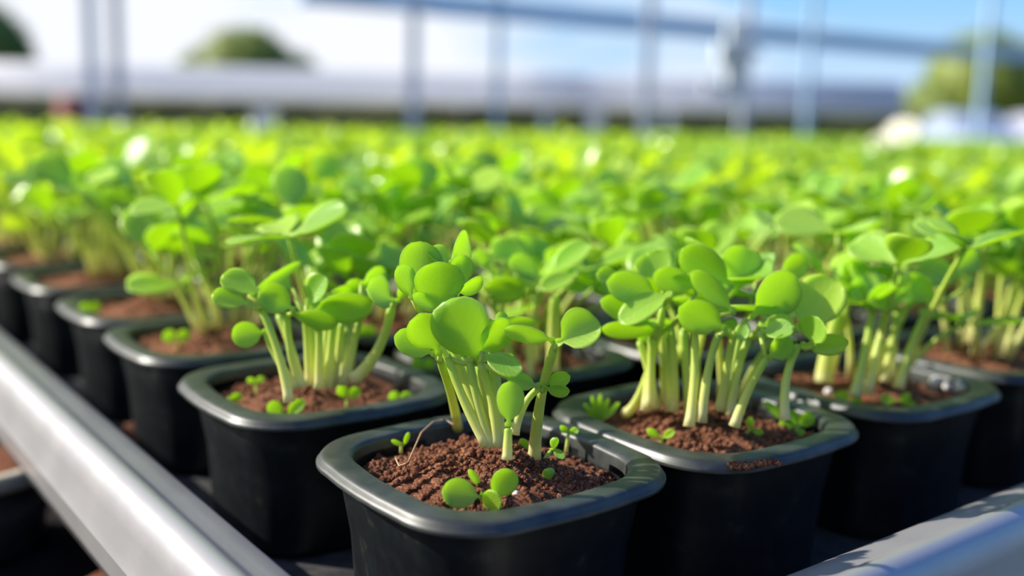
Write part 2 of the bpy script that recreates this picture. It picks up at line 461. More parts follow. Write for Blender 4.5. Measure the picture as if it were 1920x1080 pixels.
Z1 = lambda x, y: (580+x/2.8235, 420+y/2.8235)
Z5 = lambda x, y: (1000+x/2.8235, 420+y/2.8235)
ZA = lambda x, y: (340+x/2.9196, 430+y/2.9196)
ZB = lambda x, y: (1400+x/2.7, 400+y/2.7)
G0 = 'seedlings in the corner pot'
D0 = 2.86
def z2(x, y): return (x, y+791)          # crop 2 (offset y 700) into crop-1 coordinates
H = lambda *a, **k: hero(Z1, *a, group=G0, **k)
H(D0-.10, z2(1190, 455), [(1305, 620, 1050, 562, 78, .02, -.02, 142, .1, .0), (1310, 635, 1520, 520, 195, -.02, -.03, -20, .55, -.10)],
  'right-hand tall seedling of the corner pot, curved stem, one broad folded leaf', ctrl=(1205, 900), node=(1300, 650), r0=.020, r1=.013)
H(D0-.02, z2(1085, 300), [(1245, 852, 1376, 806, 78, 0, -.02, 0, .5, .1), (1240, 872, 1370, 885, 60, -.01, -.03, 30, .3, .0)],
  'small pale-stemmed seedling leaning right in the corner pot, tiny closed leaf pair', ctrl=(1125, 920), node=(1225, 865), r0=.014, r1=.010, baseD=2.84)
H(D0-.16, z2(1048, 430), [(1055, 1075, 1068, 845, 130, 0, .02, 20, .15, .0)],
  'short seedling at the front of the corner clump holding one upright blue-green leaf', node=(1053, 1085), r0=.014, r1=.011, baseD=2.70)
H(D0+.00, z2(785, 270), [(670, 690, 458, 605, 125, .02, .0, 25, .2, .1), (690, 690, 590, 475, 195, -.02, -.08, -12, .25, .10)],
  'outermost seedling on the silver-rail side of the corner clump', ctrl=(770, 930), node=(690, 715), r0=.016)
H(D0-.04, z2(940, 355), [(905, 742, 745, 452, 275, .0, -.10, -8, .28, .14)],
  'seedling with the largest broad leaf in the middle of the corner clump', ctrl=(800, 930), node=(735, 705), baseD=2.80)
H(D0-.05, z2(965, 365), [(880, 680, 1062, 535, 135, .0, .0, 142, .15, -.1), (940, 520, 1185, 520, 55, .05, .08, 30, .1, .0)],
  'seedling with a sunlit yellow-green leaf in the middle of the corner clump', ctrl=(880, 960), node=(850, 730), baseD=2.80)
H(D0-.08, z2(990, 360), [(915, 675, 1110, 800, 105, .0, -.05, -25, .2, .1), (1215, 862, 1058, 815, 85, .0, -.02, 15, .2, .0)],
  'seedling drooping two dark green leaves over the front of the corner clump', ctrl=(1000, 980), node=(905, 735), baseD=2.80)
H(D0+.05, z2(1000, 340), [(1045, 590, 1010, 470, 60, .0, .02, 20, .2, .0), (960, 640, 1040, 590, 60, .0, .0, 0, .2, .0)],
  'slim seedling tucked behind the yellow-green leaf of the corner clump', ctrl=(1010, 900), node=(960, 720), baseD=2.86)
H(D0+.03, z2(950, 330), [(685, 455, 686, 212, 238, .0, -.02, 8, .22, .05), (690, 465, 552, 382, 72, -.02, -.05, 20, .4, .1), (775, 372, 912, 298, 70, .0, .05, 40, .3, .0)],
  'tallest seedling of the corner clump with a round upright leaf', ctrl=(850, 900), node=(700, 490), baseD=2.88)
H(D0+.10, z2(920, 320), [(560, 405, 590, 122, 205, .0, .05, 15, .3, .12), (545, 395, 470, 232, 100, -.03, -.05, 50, .2, .05)],
  'seedling of the corner clump holding paired leaves behind its tallest round leaf', ctrl=(800, 850), node=(600, 470), baseD=2.92)
H(D0+.16, z2(970, 300), [(742, 215, 868, 85, 130, .0, .1, 142, .15, -.15), (745, 215, 640, 135, 80, .0, .0, 60, .2, .0), (770, 350, 820, 175, 115, .0, .0, 15, .3, .0)],
  'seedling at the back of the corner clump with a pointed leaf held highest', ctrl=(900, 800), node=(740, 400), baseD=2.94)
for q, (bx, by, nx, ny) in enumerate([(1005, 1110, 880, 720), (960, 1100, 800, 700), (1015, 1115, 985, 760)]):
    H(D0+.06+.03*q, (bx, by), [(nx, ny, nx+[60, -90, 90][q], ny-[60, 70, 40][q], 90, 0, .05, 20)],
      ['thin seedling in the corner clump, standing behind the largest broad leaf', 'thin seedling in the corner clump with a leaf pointing towards the silver rail', 'thin seedling in the corner clump with a leaf pointing towards the blue-grey rail'][q],
      node=(nx, ny), r0=.014, baseD=2.86+.02*q)

G1 = 'seedlings in the pot touching the corner pot'
D1 = 3.30
def H1(D, base, leaves, label, **k): return hero(Z5, D, base, leaves, label, G1, **k)
SB1 = .0
T1 = ' in crumb-smeared-rim pot'
H1(D1, (490, 985), [(680, 385, 400, 312, 155, .0, -.04, 10, .35, .05), (735, 365, 470, 478, 118, -.06, -.10, -142, .2, -.18)], 'bent seedling with a kidney-shaped bright leaf'+T1, ctrl=(600, 940), node=(690, 420), r0=.018)
H1(D1+.04, (620, 950), [(655, 545, 362, 420, 115, -.03, -.05, 20, .4, .1), (720, 545, 385, 565, 85, .0, -.05, 142, .2, -.05)], 'seedling with two low leaves nearest the corner pot'+T1, node=(625, 600), baseD=3.38)
H1(D1+.08, (700, 930), [(700, 300, 600, 175, 190, .0, .05, 25, .3, .1), (470, 300, 342, 262, 85, .0, .0, 10, .3, .0)], 'seedling with a rounded leaf at the back'+T1, node=(670, 420), baseD=3.44)
H1(D1+.02, (745, 970), [(875, 345, 648, 262, 128, .0, -.02, -15, .25, .08), (880, 340, 1010, 300, 80, 0, .05, 30, .2, 0)], 'straight seedling under the pale outstretched leaf'+T1, ctrl=(755, 800), node=(730, 540), baseD=3.38)
H1(D1-.04, (825, 1055), [(1060, 330, 800, 140, 170, .05, .05, -10, .25, .08), (1070, 470, 845, 262, 110, -.04, -.05, 5, .3, .12)], 'tall seedling holding the two highest leaves'+T1, ctrl=(870, 800), node=(850, 480), baseD=3.22)
H1(D1+.06, (850, 1000), [(1060, 368, 1110, 135, 195, .02, .05, 20, .3, .08)], 'seedling with a dark upright leaf behind the highest leaves'+T1, ctrl=(800, 800), node=(790, 560), baseD=3.36)
H1(D1-.08, (890, 1030), [(1025, 555, 778, 440, 165, .0, -.04, -10, .35, .1)], 'seedling with a shaded dark green folded leaf'+T1, ctrl=(915, 750), node=(980, 585), baseD=3.22)
H1(D1-.06, (990, 965), [(1150, 497, 1372, 285, 200, .0, .0, 142, .18, .05), (1130, 500, 1100, 610, 70, -.02, -.03, 10, .3, 0)], 'seedling with a glowing yellow-green oval leaf'+T1, ctrl=(1020, 780), node=(1065, 560), r0=.018, baseD=3.30)
H1(D1-.02, (1045, 990), [(1385, 570, 1590, 312, 235, .05, .08, -10, .25, .05), (1195, 540, 1375, 522, 85, -.06, -.08, -20, .5, -.1)], 'seedling with a broad mid-green leaf behind the glowing one'+T1, ctrl=(1060, 800), node=(1140, 600), baseD=3.28)
H1(D1-.12, (1065, 1052), [(1240, 718, 1345, 600, 110, .0, .0, 142, .4, .0), (1200, 570, 1365, 560, 90, .02, -.03, -35, .4, -.05)], 'leaning seedling with a small folded leaf at front'+T1, ctrl=(1130, 870), node=(1235, 712), baseD=3.20)
H1(D1-.08, (1335, 1020), [(1415, 640, 1655, 630, 105, .0, -.04, 20, .4, -.05), (1480, 650, 1510, 500, 135, -.02, -.05, -142, .3, .08)], 'curved seedling nearest the blue-grey rail with a bluish round leaf'+T1, ctrl=(1310, 800), node=(1405, 640), baseD=3.18)
H1(D1+.25, (1020, 940), [(1180, 300, 1250, 160, 85, .0, .05, -142, .3, .0), (1300, 270, 1440, 190, 120, .1, .1, 20, .3, 0)], 'seedling with pale shiny leaves at the very back'+T1, node=(1130, 500), baseD=3.5)
for q, (bx, by, nx, ny) in enumerate([(655, 960, 560, 620), (720, 975, 690, 600), (590, 970, 640, 580), (820, 1030, 800, 560), (1010, 970, 1090, 600)]):
    H1(D1+.10+.02*q, (bx, by), [(nx, ny, nx+[60, -90, 90, 80, -80][q], ny-[60, 70, 40, 80, 70][q], 90, 0, .05, 20)],
      ['thin seedling under the low leaves nearest the corner pot'+T1, 'thin seedling crossing the straight one'+T1, 'thin seedling behind the bent one'+T1, 'thin seedling beside the tall one'+T1, 'thin seedling behind the glowing leaf'+T1][q],
      node=(nx, ny), r0=.014, baseD=3.40)

G2 = 'seedlings in the second pot along the silver rail'
D2 = 3.36
T2 = ' in second silver-rail pot'
def H2(D, base, leaves, label, **k): return hero(ZA, D, base, leaves, label, G2, **k)
H2(D2-.10, (590, 925), [(440, 345, 232, 262, 125, .0, .0, 30, .3, .0), (375, 408, 182, 362, 105, -.03, -.03, 10, .3, .05)], 'foremost bent seedling with a pale round leaf'+T2, ctrl=(555, 700), node=(440, 440), baseD=3.22)
H2(D2-.06, (630, 850), [(465, 560, 286, 592, 130, .0, -.03, 10, .25, .1)], 'short seedling leaning out over the rim with one round leaf'+T2, ctrl=(520, 720), node=(462, 560), r0=.014, baseD=3.30)
H2(D2-.04, (665, 845), [(365, 362, 640, 188, 50, -.02, .08, 20, .2, .0), (622, 445, 440, 335, 155, -.04, -.06, 0, .3, .1)], 'seedling with a dark round leaf and one seen edge-on'+T2, ctrl=(580, 680), node=(575, 460), baseD=3.32)
H2(D2, (705, 830), [(688, 412, 785, 268, 115, .0, -.03, -142, .35, .0), (610, 330, 500, 250, 80, .05, .05, 30, .2, 0)], 'seedling with a gleaming white-lit leaf'+T2, node=(680, 480), baseD=3.40)
H2(D2-.02, (755, 850), [(690, 455, 1030, 400, 150, .0, -.05, 30, .3, .0), (612, 460, 835, 520, 90, -.02, -.05, 142, .2, -.1)], 'seedling with a long dark leaf over a glowing yellow one'+T2, node=(755, 540), baseD=3.36)
H2(D2+.05, (800, 850), [(780, 425, 925, 320, 95, .0, .0, 142, .3, .0), (960, 380, 1050, 385, 35, 0, 0, 30, .2, 0)], 'seedling with a small yellow-lit leaf'+T2, node=(830, 520), baseD=3.40)
H2(D2+.08, (850, 830), [(880, 350, 990, 295, 90, .0, .0, 20, .3, .0)], 'slim upright seedling near the middle'+T2, node=(880, 510), baseD=3.44)
H2(D2+.04, (900, 820), [(985, 300, 1110, 230, 90, .0, .05, 20, .3, .0), (1000, 340, 1060, 280, 70, 0, 0, 10, .3, 0)], 'slim seedling beside the strongly curved one'+T2, node=(985, 470), baseD=3.42)
H2(D2-.06, (945, 800), [(1165, 395, 1025, 330, 145, -.03, -.10, -142, .35, .0), (1180, 395, 1240, 300, 60, .0, .0, 20, .3, 0)], 'strongly curved seedling with a white-gleaming leaf beside the corner clump'+T2, ctrl=(1110, 690), node=(1155, 405), r0=.022, r1=.016, baseD=3.36)
for q, (bx, by, nx, ny) in enumerate([(740, 850, 700, 520), (775, 855, 800, 500), (830, 840, 845, 500), (875, 835, 920, 480), (650, 800, 530, 470)]):
    H2(D2+.12, (bx, by), [(nx, ny-60, nx+[60, -90, 90, 80, -80][q], ny-[160, 140, 120, 180, 150][q], 90, 0, .05, 20)],
      ['thin seedling behind the gleaming one'+T2, 'thin seedling behind the long dark leaf'+T2, 'thin seedling beside the slim upright one'+T2, 'thin seedling at the back near the curved one'+T2, 'thin seedling at the back on the rail side'+T2][q],
      node=(nx, ny), r0=.014, baseD=3.42)

G3 = 'seedlings in the third pot along the blue-grey rail'
D3 = 3.90
T3 = ' in third pot along the blue-grey rail'
def H3(D, base, leaves, label, **k): return hero(ZB, D, base, leaves, label, G3, **k)
H3(D3-.1, (545, 915), [(640, 440, 528, 405, 130, .0, -.05, -142, .4, .0), (810, 395, 638, 435, 125, -.05, -.10, -10, .4, -.1)], 'foremost seedling with a pale kidney-shaped leaf'+T3, node=(640, 480), r0=.022, ctrl=(590, 760), baseD=3.76)
H3(D3-.05, (610, 900), [(960, 425, 780, 350, 125, .0, -.05, 20, .3, .0)], 'seedling with a bluish cupped leaf'+T3, node=(710, 490), r0=.02, baseD=3.80)
H3(D3, (700, 835), [(640, 380, 500, 262, 125, .0, .0, 10, .4, .0), (700, 262, 515, 125, 130, .1, .15, 142, .3, .0)], 'seedling with a large leaf held high'+T3, node=(770, 500), baseD=3.9)
H3(D3-.08, (770, 870), [(1150, 350, 820, 180, 60, .0, .0, 20, .2, .0), (930, 470, 860, 330, 100, 0, 0, 20, .3, 0)], 'leaning yellow-stemmed seedling with a long narrow leaf'+T3, ctrl=(810, 680), node=(920, 480), r0=.02, baseD=3.82)
H3(D3+.05, (390, 835), [(480, 440, 500, 330, 100, 0, 0, 20, .3, 0)], 'thick short seedling nearest the crumb-rimmed pot'+T3, ctrl=(395, 720), node=(470, 480), r0=.034, r1=.026, baseD=3.98)
H3(D3+.1, (640, 850), [(1040, 290, 1165, 215, 120, 0, .05, 20, .3, 0), (820, 250, 940, 180, 110, 0, 0, 20, .3, 0)], 'tall seedling at the back'+T3, node=(850, 400), baseD=3.96)
G4 = 'seedlings in the pot hidden behind the corner clump'
D4 = 3.78
def H4(D, base, leaves, label, **k): return hero(Z1, D, base, leaves, label, G4, **k)
H4(D4, (1170, 800), [(1245, 290, 1055, 218, 110, .0, -.05, -142, .4, .1), (1270, 265, 1472, 115, 110, .0, .05, -142, .3, .05)], 'tall seedling with two pale gleaming leaves behind the corner clump', ctrl=(1160, 560), node=(1225, 330), baseD=3.86)
H4(D4-.08, (1290, 760), [(1425, 262, 1240, 335, 92, .0, -.05, -142, .3, -.05)], 'white-stemmed seedling with a pale oval leaf behind the corner clump', node=(1305, 380), r0=.024, r1=.022, ctrl=(1290, 560), baseD=3.8)
H4(D4+.03, (1060, 780), [(900, 340, 1130, 330, 130, .0, -.05, 35, .3, .0), (1240, 320, 1090, 290, 55, 0, 0, 30, .2, 0)], 'seedling with a wide dark leaf behind the corner clump', node=(1010, 420), baseD=3.9)
H4(D4+.05, (1100, 780), [(960, 250, 880, 150, 60, .0, -.05, 35, .3, .0), (1030, 200, 860, 170, 60, 0, 0, 30, .2, 0)], 'seedling with two slim leaves behind the corner clump', node=(960, 400), baseD=3.95)

# tiny sprouts on the soil -----------------------------------------------------
def sprout(px, py, leaves, label, D=None, group='tiny sprouts on the soil', z=-.02, stem_to=None):
    B = at_z(px, py, z) if D is None else at_depth(px, py, D)
    Dp = (B-CAMP).dot(fw); geo = []
    nd = at_depth(*(stem_to or (px, py-8)), Dp)
    for (ax, ay, tx, ty, w, phi, cup) in leaves:
        geo.append(px_leaf(Dp, ax, ay, tx, ty, w, 0, -.02, phi, cup, .05, .06))
    return add_seedling(B-Vector((0, 0, .02)), nd, (B+nd)*.5, geo, label, group, name='tiny_sprout', r0=.006, r1=.006, cat='sprout', nseg=4, ns=6)
sprout(915, 958, [(902, 932, 832, 922, 50, 10, .25), (922, 932, 962, 885, 44, 5, .2), (900, 925, 938, 948, 34, 40, .1)], 'bright three-leaved sprout at the front edge of the corner pot soil', z=-.05)
sprout(898, 925, [(902, 915, 880, 882, 14, 10, .3)], 'tiny reddish-tipped sprout behind the three-leaved one', z=-.04)
sprout(752, 838, [(756, 836, 735, 826, 9, 0, .3), (757, 836, 766, 812, 9, 0, .3)], 'tiny forked sprout on the silver-rail side of the corner pot', z=-.03)
sprout(1012, 866, [(1036, 842, 1058, 858, 14, 0, .3), (1036, 842, 1042, 822, 14, 20, .3)], 'sideways sprout with a bent stem in the corner pot', z=-.02, stem_to=(1036, 842))
sprout(1034, 905, [(1033, 905, 1027, 880, 21, 0, .3)], 'single oval sprout leaf lying on the corner pot soil', z=-.04)
sprout(1062, 836, [(1066, 812, 1052, 800, 12, 0, .3), (1066, 812, 1084, 806, 13, 0, .3)], 'upright sprout beside the back wall of the corner pot', z=-.02, stem_to=(1066, 814))
sprout(933, 852, [(933, 850, 926, 842, 9, 0, .3), (934, 850, 942, 844, 9, 0, .3)], 'tiniest sprout at the foot of the corner clump', z=.0)
sprout(985, 850, [(984, 848, 978, 824, 18, 10, .3)], 'small rounded sprout at the foot of the tall curved stem', z=-.01)
sprout(534, 782, [(532, 780, 504, 758, 26, 10, .3), (536, 780, 570, 752, 22, -10, .3)], 'forked sprout at the front of the second pot by the silver rail', z=-.05)
sprout(650, 758, [(648, 745, 636, 724, 20, 10, .3), (652, 745, 674, 730, 20, 0, .3)], 'rounded sprout at the foot of the curved stem in the second silver-rail pot', z=-.03)
sprout(748, 756, [(746, 750, 732, 738, 20, 0, .3), (748, 750, 770, 738, 16, 0, .3)], 'sprout beside the far wall of the second silver-rail pot', z=-.04)
sprout(480, 732, [(480, 716, 464, 712, 12, 0, .3), (480, 716, 494, 708, 12, 0, .3)], 'small upright sprout at the back of the second silver-rail pot', z=-.02, stem_to=(480, 718))
sprout(430, 752, [(430, 752, 452, 740, 16, 10, .3)], 'pale sprout lying by the rim of the second silver-rail pot', z=-.05)
sprout(1240, 832, [(1238, 822, 1214, 806, 14, 10, .3), (1241, 822, 1264, 808, 14, 0, .3)], 'forked sprout at the front of the crumb-rimmed pot', z=-.04)
sprout(1385, 818, [(1408, 806, 1406, 784, 12, 10, .3), (1408, 806, 1430, 812, 11, 0, .3)], 'leaning sprout at the front of the crumb-rimmed pot with a sideways stem', z=-.04, stem_to=(1408, 806))
sprout(1125, 795, [(1124, 790, 1096, 758, 10, 10, .3), (1124, 790, 1110, 744, 10, 0, .3), (1125, 790, 1126, 740, 10, 0, .3), (1126, 790, 1140, 748, 10, 0, .3), (1126, 792, 1160, 756, 11, 0, .3), (1123, 792, 1090, 775, 10, 20, .3)], 'feathery many-leaved sprout at the end of the crumb-rimmed pot', z=-.05)
sprout(1495, 806, [(1494, 802, 1434, 756, 16, 10, .3), (1496, 800, 1478, 770, 22, 0, .3), (1497, 800, 1524, 778, 24, 0, .3), (1496, 804, 1500, 818, 20, 0, .3), (1490, 800, 1462, 795, 20, 0, .3)], 'leafy sprout cluster at the blue-grey rail end of the crumb-rimmed pot', z=-.04)
sprout(1590, 762, [(1590, 764, 1566, 740, 30, 20, .3), (1592, 762, 1614, 750, 20, 20, .3)], 'low green sprout leaf at the front of the third blue-grey-rail pot', z=-.05)
sprout(1682, 764, [(1682, 762, 1652, 746, 20, 20, .3), (1682, 762, 1704, 738, 14, 0, .3), (1683, 763, 1716, 760, 18, 0, .3)], 'forked sprout at the front of the third blue-grey-rail pot', z=-.05)
sprout(332, 650, [(330, 640, 308, 625, 24, 10, .3), (333, 640, 354, 622, 22, 0, .3)], 'blurred bright sprout in the third pot along the silver rail', z=-.03)
sprout(170, 590, [(168, 585, 152, 572, 18, 10, .3), (170, 585, 186, 570, 18, 0, .3)], 'blurred bright sprout in the fourth pot along the silver rail', z=-.03)
sprout(688, 640, [(687, 632, 672, 612, 20, 10, .3), (689, 632, 702, 614, 20, 0, .3)], 'blurred sprout between the second silver-rail pot and the hidden pot', z=-.03)
sprout(792, 700, [(790, 692, 775, 672, 20, 10, .3), (794, 692, 812, 676, 20, 0, .3)], 'blurred sprout in the hidden pot beside the corner clump', z=-.03)

# thin dry root on the corner pot soil
pts = [at_z(x, y, z) for x, y, z in [(742, 864, -.02), (748, 878, -.02), (765, 872, -.005), (778, 842, .005), (790, 815, .02), (812, 795, .03), (835, 790, .03), (852, 802, .02)]]
o_ = W(*pts[0]); fine = []
for i in range(len(pts)-1):
    for t in (0, .33, .66): fine.append(pts[i].lerp(pts[i+1], t))
v, f, a = tube([W(*p)-o_+Vector((0, 0, .0006)) for p in fine+[pts[-1]]], .00022, 6)
M_root = simple('dry_root', (.42, .27, .15, 1), .7)
tag(obj('dry_root', v, f, M_root, None, True, a, o_), 'thin dry root strand looping over the corner pot soil', 'root')
# white grit grains
M_grit = simple('perlite_white', (.75, .72, .70, 1), .7, 0, 900, (.55, .5, .5, 1), .5)
def grain(px, py, r, z, label, grp):
    g = random.Random(int(px*7+py)); p = at_z(px, py, z); v = []; f = []
    v, f, a = tube([Vector((0, 0, -r)), Vector((0, 0, -r*.6)), Vector((0, 0, 0)), Vector((0, 0, r*.6)), Vector((0, 0, r))], [r*.3, r*.85, r, r*.8, r*.3], 8)
    v = [x*(1+.25*noise.noise(x*300+Vector((px, py, 0)))) for x in v]
    tag(obj('perlite_grain', [x*S for x in v], f, M_grit, None, True, None, W(*p)), label, 'grit', grp)
GG = 'white grit grains in the third blue-grey-rail pot'
for (x, y, r) in [(1753, 716, .022), (1776, 724, .018), (1798, 726, .022), (1812, 728, .02), (1554, 734, .018)]: grain(x, y, r, -.03, 'white grit grain on the soil of the third blue-grey-rail pot', GG)
GG = 'white grit grains in the crumb-rimmed pot'
for (x, y, r) in [(1500, 764, .024), (1528, 782, .014), (1340, 808, .009), (1262, 794, .009)]: grain(x, y, r, -.03, 'white grit grain on the soil of the crumb-rimmed pot', GG)
GG = 'white grit grains in the corner pot'
for (x, y, r) in [(985, 900, .012), (968, 928, .012), (1046, 898, .007)]: grain(x, y, r, -.03, 'pale grit grain on the corner pot soil', GG)
# soil smeared on the rim of the second pot
g = random.Random(5); mb = MB()
for k in range(170):
    t = g.random(); px = 1368+t*94+g.uniform(-2, 2); py = 871+2*sin(t*6)-5*t**2+g.uniform(-4, 5)
    p = at_z(px, py, -.004); r = g.uniform(.003, .008)
    v, f, a = tube([p+Vector((0, 0, -r)), p, p+Vector((0, 0, r))], [r*.5, r, r*.5], 5); mb.add([W(*x) for x in v], f)
oc = mb.build('soil_crumbs', M_soil, None, False); tag(oc, 'spilled soil crumbs clinging to the front rim of the second pot', 'soil', None, 'stuff')

# ---------------------------------------------------------------- automatic seedlings as individuals
n_auto = 0
extra = {(0, 0): 0, (0, 1): 6, (1, 0): 7, (0, 2): 8, (1, 1): 15}
DONE = set()
for (i, j) in [t for t in cells if in_view(pot_c(*t), .3, 60)]:
    if n_auto > 222: break
    k = extra.get((i, j), 15); g = random.Random(i*31+j*7+3); c = pot_c(i, j)
    if j == 0 and i >= 2: c = c+EB*.08
    DONE.add((i, j))
    if i == 0 and j == 0: lab = ''
    where = {(0, 1): 'at the back of the crumb-rimmed pot', (1, 0): 'at the back of the second pot along the silver rail', (1, 1): 'in the pot hidden behind the corner clump', (0, 2): 'in the third pot along the blue-grey rail'}.get((i, j),
            'in %s' % ('%s pot along the silver rail' % ORD[i] if j == 0 else '%s pot along the blue-grey rail' % ORD[j] if i == 0 else 'pot %s from silver rail, %s from blue-grey rail' % (ORD[j], ORD[i])))
    for q in range(k):
        if (i, j) in ((0, 1), (1, 0)):
            cc = c+Vector((g.uniform(-.2, .2), .15, 0)); auto_seedling(cc, g, 'pale-stemmed green seedling crowded '+where, 'seedlings crowded '+where, .05, .24, (.3, .56))
        elif (i, j) == (1, 1): auto_seedling(c, g, 'pale-stemmed green seedling crowded '+where, 'seedlings crowded '+where, .2, .5, (.22, .5))
        else: auto_seedling(c, g, 'pale-stemmed green seedling crowded '+where, 'seedlings crowded '+where)
        n_auto += 1
# ---------------------------------------------------------------- all the other seedlings: one mass
def mass():
    ng = np.random.default_rng(4)
    rest = [t for t in cells if t not in DONE]
    cs = np.array([tuple(pot_c(*t)) for t in rest]); dist = np.hypot(cs[:, 0], cs[:, 1])
    K = 23
    cen = np.repeat(cs, K, 0); n = len(cen)
    ang = ng.uniform(0, 2*pi, n); q = np.sqrt(ng.random(n))
    base = cen.copy(); base[:, 0] += np.cos(ang)*q*.18; base[:, 1] += np.sin(ang)*q*.18; base[:, 2] = -.03
    a2 = ang+ng.uniform(-.7, .7, n); q2 = np.sqrt(ng.random(n))*.44; hh = np.where(ng.random(n) < .75, ng.uniform(.36, .63, n), ng.uniform(.2, .42, n))
    hh += .05*np.sin(cen[:, 0]*2.1)*np.cos(cen[:, 1]*1.7)
    node = cen.copy(); node[:, 0] += np.cos(a2)*q2; node[:, 1] += np.sin(a2)*q2; node[:, 2] = hh
    # stems: 3 rings of 4
    V = []; Fc = []; at = []
    ts = [0, .5, 1]; ringv = []
    for t in ts:
        p = base*(1-t)+node*t
        if t == .5: p[:, 2] += .04
        for k in range(4):
            o = np.zeros_like(p); o[:, 0] = .013*cos(k*pi/2); o[:, 1] = .013*sin(k*pi/2); ringv.append(p+o)
    SV = np.stack(ringv, 1)      # n,12,3
    sf = []
    for r_ in range(2):
        for k in range(4): sf.append((r_*4+k, r_*4+(k+1) % 4, r_*4+4+(k+1) % 4, r_*4+4+k))
    sf = np.array(sf); SFc = (np.arange(n)[:, None, None]*12+sf[None]).reshape(-1, 4)
    # leaves
    nl = 2; us = np.array([0, .12, .3, .5, .7, .88, 1.]); ws = np.array([.05, .10, .62, .95, 1., .72, .12]); vs = np.array([-1, -.4, .4, 1.])
    LV = []
    for l in range(nl+1):
        sel = np.arange(n) if l < nl else np.where(ng.random(n) < .35)[0]
        a = a2[sel]+l*pi+ng.uniform(-.5, .5, len(sel))+(.8 if l == 2 else 0); el = np.radians(ng.uniform(-8, 50, len(sel)))
        d = np.stack([np.cos(a)*np.cos(el), np.sin(a)*np.cos(el), np.sin(el)], 1)
        nn = np.array([[0, 0, 1.]])-d*d[:, 2:3]; nn /= np.linalg.norm(nn, axis=1)[:, None]
        s_ = np.cross(d, nn); ro = np.radians(ng.uniform(-40, 40, len(sel)))[:, None]; nn = nn*np.cos(ro)+s_*np.sin(ro); s_ = np.cross(d, nn)
        L = ng.uniform(.17, .25, len(sel)); Wd = L*ng.uniform(.66, .85, len(sel)); cup = ng.uniform(.05, .45, len(sel)); curl = ng.uniform(-.2, .2, len(sel))
        P = (node[sel][:, None, None, :] + d[:, None, None, :]*(L[:, None]*us[None])[:, :, None, None]
             + s_[:, None, None, :]*((Wd/2)[:, None, None]*ws[None, :, None]*vs[None, None, :])[..., None]
             + nn[:, None, None, :]*((cup*Wd/2)[:, None, None]*ws[None, :, None]*(vs**2)[None, None, :]+(curl*L)[:, None, None]*(us**2)[None, :, None])[..., None])
        LV.append(P.reshape(len(sel), -1, 3))
    LV = np.concatenate(LV); nu, nv = len(us), len(vs)
    lf = np.array([(i*nv+j, i*nv+j+1, (i+1)*nv+j+1, (i+1)*nv+j) for i in range(nu-1) for j in range(nv-1)])
    LF = (np.arange(len(LV))[:, None, None]*(nu*nv)+lf[None]).reshape(-1, 4)
    root = empty('seedling_carpet', (0, 0, 0), 'dense blurred carpet of green seedlings filling the bench behind the front pots', 'seedlings'); root['kind'] = 'stuff'
    o = obj('leaves', LV.reshape(-1, 3)*S+[0, 0, ZR], LF, M_leaf_far, root); o['kind'] = 'stuff'
    al = np.tile(np.repeat([0, .5, 1.], 4), n)
    o = obj('stems', SV.reshape(-1, 3)*S+[0, 0, ZR], SFc, M_stem, root, True, al); o['kind'] = 'stuff'
mass()

# ---------------------------------------------------------------- bench: liner, tray, rails
ZL = -PH-.004
def ab(a, b, z): p = EA*a+EB*b; return Vector((p.x, p.y, z))
def slab(name, a0, a1, b0, b1, z0, z1, mat, parent=None):
    v = [W(*ab(a, b, z)) for a in (a0, a1) for b in (b0, b1) for z in (z0, z1)]
    return obj(name, v, box(0, 1, 0, 1, 0, 1)[1], mat, parent, False)
bench = empty('nursery_bench', W(*ab(1.5, 1, ZL-.4)), 'long metal nursery bench carrying all the potted seedlings', 'bench')
bench.location = (0, 0, 0)
AMIN, AMAX, BMIN, BMAX = 1.42, 21.9, .88, 46
slab('bench_top', AMIN+.04, AMAX, BMIN+.02, BMAX, ZL-.06, ZL, M_liner, bench)
M_leg = simple('galvanised_leg', (.45, .46, .48, 1), .45, .8)
for a in (2.2, 20.5):
    for b in (1.6, 22, 44):
        p = W(*ab(a, b, 0)); v, f = box(p.x-.02, p.x+.02, p.y-.02, p.y+.02, 0, ZR+(ZL-.06)*S); obj('leg', v, f, M_leg, bench, False)
def rail(name, along, label, mirrored, s0, s1, off):
    prof = [(.275, -.50), (.275, -.235), (.270, -.222), (.255, -.214), (.20, -.196), (.165, -.190), (.150, -.184), (.138, -.174), (.122, -.166), (.104, -.163), (.086, -.166), (.068, -.175), (.052, -.192), (.038, -.216), (.024, -.255), (.008, -.315), (-.006, -.348), (.004, -.356), (.02, -.352), (.04, -.36), (.04, -.50)]
    n = len(prof); v = []; f = []
    for s_ in (s0, s1):
        for (x, z) in prof:
            v.append(W(*(ab(s_, off+x, z) if along == 'A' else ab(off+x, s_, z))))
    for k in range(n): q = (k, (k+1) % n, n+(k+1) % n, n+k); f.append(q if along == 'A' else q[::-1])
    f.append(tuple(range(n))); f.append(tuple(range(n, 2*n))[::-1])
    o = obj(name, v, f, M_rail, bench, True); o['label'] = label
    m_ = o.modifiers.new('e', 'EDGE_SPLIT'); m_.split_angle = R(50)
    return o
rail('edge_rail', 'A', 'bright silver aluminium rail, gleaming white along its crest', False, 1.36, 22, .815)
rail('edge_rail', 'B', 'blue-grey aluminium rail reflecting the sky', True, .84, 46, 1.325)
# black tray lip beside the silver rail
tr = MB()
for (a0, a1) in ((3.42, 4.9), (5.05, 6.6), (6.75, 8.3)):
    v, f, a = tube([W(*ab(a0, 1.215, -.34)), W(*ab((a0+a1)/2, 1.21, -.335)), W(*ab(a1, 1.215, -.34))], .022*S, 8)
    pass
